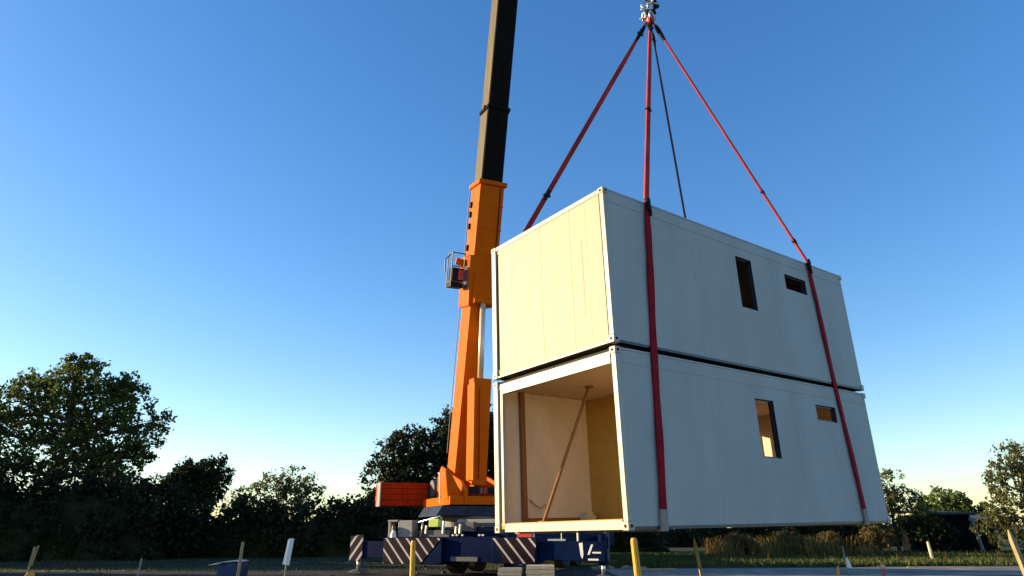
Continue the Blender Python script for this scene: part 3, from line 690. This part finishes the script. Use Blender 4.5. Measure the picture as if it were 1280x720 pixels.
# ballast stacks either side
for s_ in (-1, 1):
    q = MB()
    for k in range(4):
        z0 = 2.62 + k * .245
        q.box(*sorted((s_ * .95, s_ * (3.05 + .02 * (k % 2)))), -4.7, -3.3, z0, z0 + .235, MS)
    q.box(*sorted((s_ * 1.0, s_ * 3.1)), -3.299, -3.27, 3.52, 3.6, MS)
    q.box(*sorted((s_ * 2.02, s_ * 2.09)), -3.299, -3.26, 2.63, 3.5, MS); q.box(*sorted((s_ * 1.90, s_ * 1.94)), -3.299, -3.27, 2.63, 3.5, MS)
    bl = q.build('ballast_stack', 'orange2', crane, bevel=.015)
    q = MB(); q.box(*sorted((s_ * 3.09, s_ * 3.15)), -3.9, -3.25, 2.6, 3.62, MS); q.build('end_rail', 'grey', bl)
q = MB(); q.box(-.93, .93, -4.6, -2.6, 2.6, 2.9, MS); q.build('rear_frame', 'greyd', crane)
q = MB(); q.tube([MS @ Vector((-.9, -2.95, 3.3)), MS @ Vector((.9, -2.95, 3.3))], .42, 24); q.build('winch_drum', 'greyd', crane, smooth=False)
q = MB(); q.tube([MS @ Vector((-1.52, .6, 2.6)), MS @ Vector((-1.55, .6, 3.75)), MS @ Vector((-1.5, .2, 3.78))], .03, 8); q.build('side_handrail', 'whitep', crane)
# operator cab on the far right
q = MB(); q.prism([(-.2, 2.3), (1.7, 2.3), (2.0, 3.1), (1.5, 4.1), (-.1, 4.1)], 'x', 1.75, 2.75, MS); cb = q.build('operator_cab', 'orange', crane, bevel=.04)
q = MB(); q.prism([(1.72, 2.5), (2.02, 3.12), (1.55, 4.0), (1.53, 4.0), (1.98, 3.12), (1.69, 2.5)], 'x', 1.85, 2.65, MS); q.build('cab_window', 'glass', cb)

# boom: local frame along bd, side = lat, under = towards the camera
def BP(d, l=0.0, u=0.0):
    un = bd.cross(lat)
    if un.y > 0: un = -un
    return LC(P0 + bd * d + lat * l + un * u)
latL = (CI.to_3x3() @ lat)
LEN = (TIP - P0).length
q = MB(); q.beam(BP(-.5, -.16), BP(8.0, -.16), .72, (1.15, 1.3), latL); boomlow = q.build('boom_foot', 'orange', crane, bevel=.03)
q = MB(); q.beam(BP(7.55, 0.0), BP(13.05, 0.0), 1.14, 1.32, latL)
ms = q.build('boom_section', 'orange', crane, bevel=.03)
q = MB(); q.beam(BP(13.0, 0), BP(13.2, 0), 1.34, 1.5, latL); q.build('section_collar', 'orange', ms, bevel=.02)
q = MB()
for d in (12.2, 11.75, 11.2, 10.2): q.tube([BP(d - .13, -.60, -.35), BP(d + .13, -.60, -.35)], .09, 8)
q.build('collar_lug', 'black', ms, split=1)
q = MB(); q.beam(BP(7.5, -.36, -.05), BP(9.75, -.36, -.05), (.55, .8), 1.5, latL); q.build('ram_bracket', 'orange', crane, bevel=.03)
q = MB(); q.beam(BP(7.6, .05, .45), BP(9.0, .05, .45), 1.10, .7, latL); q.build('ram_bracket', 'orange', crane, bevel=.03)
q = MB(); q.tube([BP(7.75, -.45, .82), BP(7.75, .5, .82)], .13, 14); q.build('ram_pin', 'orange', crane)
for l_, u_ in ((.38, .665),):
    q = MB(); q.tube([BP(9.3, l_, u_), BP(11.2, l_ + .03, u_ + .02), BP(12.9, l_, u_)], .022, 6); q.build('hydraulic_hose', 'black', ms)
for d in (9.9, 11.0, 12.1):
    q = MB(); q.beam(BP(d - .03, 0, 0), BP(d + .03, 0, 0), 1.165, 1.345, latL); q.build('stiffener_band', 'orange', ms)
secs = [(13.2, 16.7, .98, 1.14), (16.7, 27.5, .94, 1.10), (27.5, 40, .86, 1.0), (40, 53, .76, .9), (53, LEN, .66, .78)]
for d0, d1, wx, wy in secs:
    q = MB(); q.beam(BP(d0 - .3, 0), BP(d1, 0), wx, wy, latL); bs = q.build('telescope_section', 'boomgrey', crane, bevel=.03)
    q = MB(); q.beam(BP(d0 + .05, -wx / 2 - .012), BP(d1 - .2, -wx / 2 - .012), .02, wy * .86, latL); q.build('lit_side_strip', 'boomside', bs)  # added strip in the lit tone of the boom's left side
    if d1 < LEN - 1:
        q = MB(); q.beam(BP(d1 - .12, 0), BP(d1 + .04, 0), wx + .12, wy + .12, latL); q.build('section_collar', 'boomgrey', bs, bevel=.02)
        q = MB(); q.tube([BP(d1, -wx * .5 - .14, .2), BP(d1, -wx * .5 - .04, .2)], .09, 8); q.tube([BP(d1, wx * .5 + .04, .2), BP(d1, wx * .5 + .14, .2)], .09, 8); q.build('collar_lug', 'orange2', bs, split=1)
q = MB(); q.beam(BP(LEN - .6, 0, .1), BP(LEN + .6, 0, .5), .7, 1.2, latL); q.tube([BP(LEN + .2, -.2, .75), BP(LEN + .2, .2, .75)], .38, 20); q.build('boom_head', 'orange', crane, bevel=.03)
# hoist ropes
hk = LC(K + Vector((0, 0, 2.1)))
q = MB()
for ox in (-.16, -.06, .06, .16):
    q.tube([LC(Vector((K.x + ox, K.y, K.z + 2.1))), LC(Vector((TIP.x + ox, K.y - .1, 70.2)))], .014, 6)
q.build('hoist_rope', 'black', crane, split=1)
# rope along the boom's back
q = MB(); q.tube([BP(1.0, -.5, -.9), BP(13, -.62, -.72)], .018, 6); q.build('luffing_rope', 'greyd', crane)
# lift ram
rb = LC(Vector((-1.46, 27.75, 3.3))); rt = BP(7.75, -.02, .80)
rdir = (rt - rb); 
q = MB(); q.beam(rb, rb + rdir * .555, (.62, .80), (.5, .62), latL)
q.beam(rb + rdir * .02 + latL * -.30, rb + rdir * .53 + latL * -.36, (.06, .10), .9, latL)
q.beam(rb + rdir * .03 + latL * -.02, rb + rdir * .5 + latL * -.10, (.05, .07), .78, latL)
rm = q.build('lift_ram', 'orange', crane, bevel=.03)
q = MB(); q.tube([rb + rdir * .55, rb + rdir * .985], .125, 18); q.build('ram_rod', 'rod', rm, smooth=True)
q = MB(); q.tube([rb + rdir * .55 + latL * .3, rb + rdir * .56 + latL * .44], .05, 8); q.build('hose_coupling', 'whitep', rm)
# working platform on the mast's left side
q = MB(); q.beam(BP(8.55, -1.12, .0), BP(9.15, -1.12, .0), .52, .6, latL); q.build('hose_reel_box', 'black', crane, bevel=.02)
q = MB(); q.beam(BP(8.62, -.98, .31), BP(9.08, -.98, .31), .26, .04, latL); q.build('red_cover', 'redp', crane, bevel=.01)
q = MB(); q.beam(BP(8.28, -1.12, .0), BP(8.5, -1.12, .0), .6, .7, latL); q.build('platform_tray', 'black', crane, bevel=.02)
q = MB()
for l_, u_ in ((-1.42, .34), (-1.42, -.34), (-.86, .34)): q.tube([BP(8.3, l_, u_), BP(9.85, l_ - .02, u_)], .024, 6)
for d_ in (8.53, 9.2, 9.8):
    q.tube([BP(d_, -1.43, .34), BP(d_, -.84, .34)], .026, 6); q.tube([BP(d_, -1.43, .34), BP(d_, -1.43, -.34)], .026, 6)
q.tube([BP(8.9, -1.62, 0), BP(9.5, -1.66, 0), BP(9.75, -1.45, 0)], .03, 6)
q.build('platform_rail', 'greyd', crane)
q = MB()
for d_ in (8.5, 9.15): q.tube([BP(d_, -.82, .42), BP(d_, -.82, .50)], .08, 14)
q.build('work_lamp', 'whitep', crane, split=1)
q = MB(); q.beam(BP(9.3, -.95, 0), BP(9.6, -.9, 0), .5, .1, latL); q.build('bracket_arm', 'orange', crane)

# timber mats under the right foot, drums of pale rubble
def crane_at(x, y): return (Matrix.Translation(crane.location) @ Matrix.Rotation(crane_rz, 4, 'Z')) @ Vector((x, y, 0))
p = crane_at(3.1, -1.5)
for i, (dx, w_, h_, lb) in enumerate([(-.55, .75, .42, 'smaller pile of pale timber bearers beside the crane outrigger'), (.42, .92, .50, 'larger pile of pale timber bearers beside the crane outrigger')]):
    q = MB()
    for k in range(4):
        z0 = .02 + k * h_ / 4
        for j in range(4): q.box(-w_ / 2 + (.02 if k % 2 else 0), w_ / 2 - (.03 if j % 2 else 0), -.4 + j * .2, -.4 + j * .2 + .17, z0, z0 + h_ / 4 - .012)
    o = q.build('timber_pile', 'paletimber', None, bevel=.008)
    o.location = (p.x + dx, p.y, 0.02); o.rotation_euler = (0, 0, -.1 + i * .05); tag(o, lb, 'timber pile', 'piles of timber bearers')

# ---------------------------------------------------------------- stakes and small things
def stake(name, base, top, r0, r1, m, label, cat, square=True, group=None, point=False):
    root_loc = Vector(base); t_ = Vector(top) - root_loc
    q = MB()
    if square:
        q.beam((0, 0, -.05), t_ * (.93 if point else 1), r0 * 2, r0 * 1.7, (1, .25, 0))
        if point: q.beam(t_ * .93, t_, (r0 * 2, r0 * .5), (r0 * 1.7, r0 * .5), (1, .25, 0))
    else: q.tube([(0, 0, -.05), t_ * .5, t_ * .98, t_], [r0, r0, r1, r1 * .7], 12)
    o = q.build(name, m, None, bevel=.004); o.location = root_loc
    return tag(o, label, cat, group)
G = 'marker stakes around the yard'
stake('marker_post', (-1.18, 8.5, 0), (-1.20, 8.5, 1.56), .032, .03, 'yellow', 'bright yellow post in front of the crane outrigger', 'post', False, G)
stake('marker_post', (1.60, 9.0, 0), (1.515, 9.0, 1.565), .045, .043, 'yellow', 'thick orange yellow post under the near bottom corner of the modules', 'post', False, G)
stake('wooden_stake', (-3.86, 10.0, 0), (-3.80, 10.0, 1.53), .019, .016, 'timber', 'slim pale wooden stake right of the blue tarpaulin stack', 'stake', True, G)
stake('wooden_stake', (3.72, 14, 0), (3.54, 14.0, 1.49), .026, .018, 'timber', 'short wooden stake below the long wall of the modules', 'stake', True, G, True)
stake('wooden_stake', (6.56, 9.0, 0), (6.27, 9.0, 1.63), .030, .018, 'timber', 'leaning weathered wooden stake at the right edge of the photo', 'stake', True, G, True)
stake('wooden_stake', (19.8, 34, 0), (19.72, 34, .93), .075, .06, 'paletimber', 'short thick pale stub post standing in the meadow before the shed', 'stake', False, G)
stake('wooden_stake', (-8.36, 16, 0), (-8.30, 16, 1.10), .018, .01, 'grey', 'thin grey rod in the dark ground right of the split stake', 'stake', True, G)
sp = empty('split_stake', (-8.16, 12, 0), 0, 'split pale stake with forked top at the lower left, yellow sleeve at its foot', 'stake', G)
q = MB(); q.beam((0, 0, -.03), (.10, 0, 1.44), .028, .024, (1, .2, 0)); q.beam((.10, .02, 1.15), (.145, .02, 1.46), (.018, .028), .02, (1, .2, 0)); q.build('shaft', 'timber', sp)
q = MB(); q.prism([(-.10, 0), (.17, 0), (.21, 1.04), (.10, 1.05), (.02, .92), (-.0, .8), (-.06, .98), (-.10, .92)], 'y', -.05, .0); q.build('yellow_sleeve', 'yellow', sp, bevel=.01)
sg = empty('marker_sign', (-3.52, 11, 0), 0, 'small white double board sign on a thin grey post left of the crane', 'sign')
q = MB(); q.tube([(0, 0, -.03), (.04, 0, 1.2)], .011, 8); q.build('post', 'grey', sg)
q = MB(); q.beam((.01, -.02, 1.19), (.06, -.02, 1.545), .035, .015, (1, 0, 0)); q.beam((.06, -.03, 1.18), (.10, -.03, 1.56), .07, .015, (1, 0, 0)); q.build('board', 'whitep', sg, bevel=.003)
rd = empty('level_rod', (6.52, 14, 0), 0, 'thin pale rod with a white marker cone halfway up, on the concrete side', 'rod')
q = MB(); q.tube([(0, 0, -.03), (-.09, 0, 1.32)], .013, 8); q.build('rod', 'grey', rd)
q = MB(); q.tube([(-.02, 0, .92), (-.035, 0, 1.0), (-.05, 0, 1.10)], [.05, .045, .018], 12); q.build('marker_cone', 'whitep', rd)
stake('marker_peg', (6.02, 13.6, 0), (6.10, 13.6, .98), .022, .015, 'yellow', 'low orange tipped peg next to the thin rod', 'peg', True, G, True)
pk = empty('marker_peg', (7.4, 14.5, 0), 0, 'low peg with a pale pink rounded cap right of the thin rod', 'peg', G)
q = MB(); q.tube([(0, 0, -.03), (0, 0, .86)], .02, 8); q.build('shaft', 'redp', pk)
q = MB(); q.tube([(0, 0, .84), (0, 0, .88), (0, 0, .93), (0, 0, .965)], [.03, .055, .05, .015], 12); q.build('cap', mat('pink_cap', (.75, .38, .32), .5), pk, smooth=True)
# blue tarpaulin stack
tp = empty('covered_pallet', (-9.75, 25, 0), .1, 'low stack under blue tarpaulin with a pale sheet on top, left of the slim stake', 'covered stack')
q = MB()
for k in range(3): q.box(-.55, .55, -.5 + k * .42, -.4 + k * .42, .02, .14)
q.box(-.55, .55, -.52, .52, .14, .17); q.build('pallet', 'timber', tp)
q = MB(); q.prism([(-.50, .18), (.52, .18), (.50, .55), (.45, .64), (.1, .67), (-.3, .60), (-.44, .62), (-.5, .5)], 'y', -.52, .52); q.build('tarpaulin', 'tarp', tp, bevel=.05)
q = MB(); q.prism([(-.52, .60), (-.3, .66), (.2, .695), (.50, .68), (.50, .70), (.2, .725), (-.3, .69), (-.85, .60), (-.85, .58)], 'y', -.56, .5); q.build('pale_sheet', 'roofp', tp, bevel=.006)
tp.scale = (.8, .9, .95)
# rubble at the slab's left end
rr = random.Random(5)
q = MB()
for i in range(46):
    x = rr.uniform(3.2, 5.4); y = rr.uniform(28.6, 30.2); s_ = rr.uniform(.04, .14)
    Mx = Matrix.Translation((x, y, .03 + s_ * .5)) @ Matrix.Rotation(rr.uniform(0, 3), 4, 'Z') @ Matrix.Rotation(rr.uniform(-.5, .5), 4, 'X')
    q.box(-s_, s_, -s_ * .7, s_ * .7, -s_ * .5, s_ * .5, Mx)
tag(q.build('rubble', 'concrete', None, bevel=.01), 'scatter of pale broken concrete at the left end of the slab', 'rubble', kind='stuff')

q = MB()
for i in range(240):
    x = rr.uniform(-26, 26); y = rr.uniform(22, 33); s_ = rr.uniform(.02, .09)
    Mx = Matrix.Translation((x, y, .02 + s_ * .3)) @ Matrix.Rotation(rr.uniform(0, 3), 4, 'Z') @ Matrix.Rotation(rr.uniform(-.6, .6), 4, 'X')
    q.box(-s_, s_, -s_ * .8, s_ * .8, -s_ * .5, s_ * .5, Mx)
tag(q.build('soil_clods', 'bark', None), 'loose dark soil clods scattered over the gravel yard', 'soil', kind='stuff')
for i, (x, y, rz, w_, lb) in enumerate([(5.6, 28.2, .2, 1.5, 'short plank lying flat on the slab near the rubble'), (17.5, 29.6, -.1, 2.6, 'long weathered plank lying at the meadow edge of the slab')]):
    q = MB(); q.box(-w_ / 2, w_ / 2, -.1, .1, 0, .045); o = q.build('plank', 'timber', None, bevel=.004); o.location = (x, y, .102 if i == 0 else .022); o.rotation_euler = (0, 0, rz); tag(o, lb, 'plank')

# black shed in the meadow
sh = empty('shed', (27.4, 45, 0), .06, 'low black boarded shed with a pale roof edge beyond the meadow', 'shed')
q = MB(); q.box(-1.9, .55, -1.6, 1.8, 0, 2.25); q.box(.55, 2.6, -.9, 1.8, 0, 2.0); q.build('wall', 'shed', sh, split=1)
q = MB(); q.prism([(-1.9, 2.26), (2.0, 2.5), (2.0, 2.58), (-1.9, 2.36)], 'x', -2.15, .75); q.build('roof', 'felt', sh)
q = MB(); q.box(.8, 3.0, -1.3, 1.9, 2.02, 2.22); q.build('lean_to_roof', 'roofp', sh, bevel=.01)
q = MB(); q.tube([(.75, -1.9, 0), (.45, -1.9, 1.9)], .10, 10); q.tube([(.45, -1.9, 1.9), (.44, -1.9, 2.05)], .15, 10); q.build('corner_pole', 'grey', sh)
# far pale-blue greenhouse under the module
gh = empty('greenhouse', (16.5, 70, 0), .05, 'distant blue grey greenhouse seen just under the modules', 'greenhouse')
q = MB(); q.prism([(-2.2, 0), (2.2, 0), (2.2, 1.1), (0, 1.75), (-2.2, 1.1)], 'x', -4.0, 4.0); q.build('glazing', mat('pale_glazing', (.16, .26, .33), .25, var=.3, scale=1.2), gh)
q = MB()
for k in range(9): q.box(-4.0 + k, -3.94 + k, -2.24, -2.205, 0, 1.12)
q.box(-4, 4, -2.25, -2.2, 1.1, 1.16); q.build('glazing_bar', 'whitep', gh, split=1)
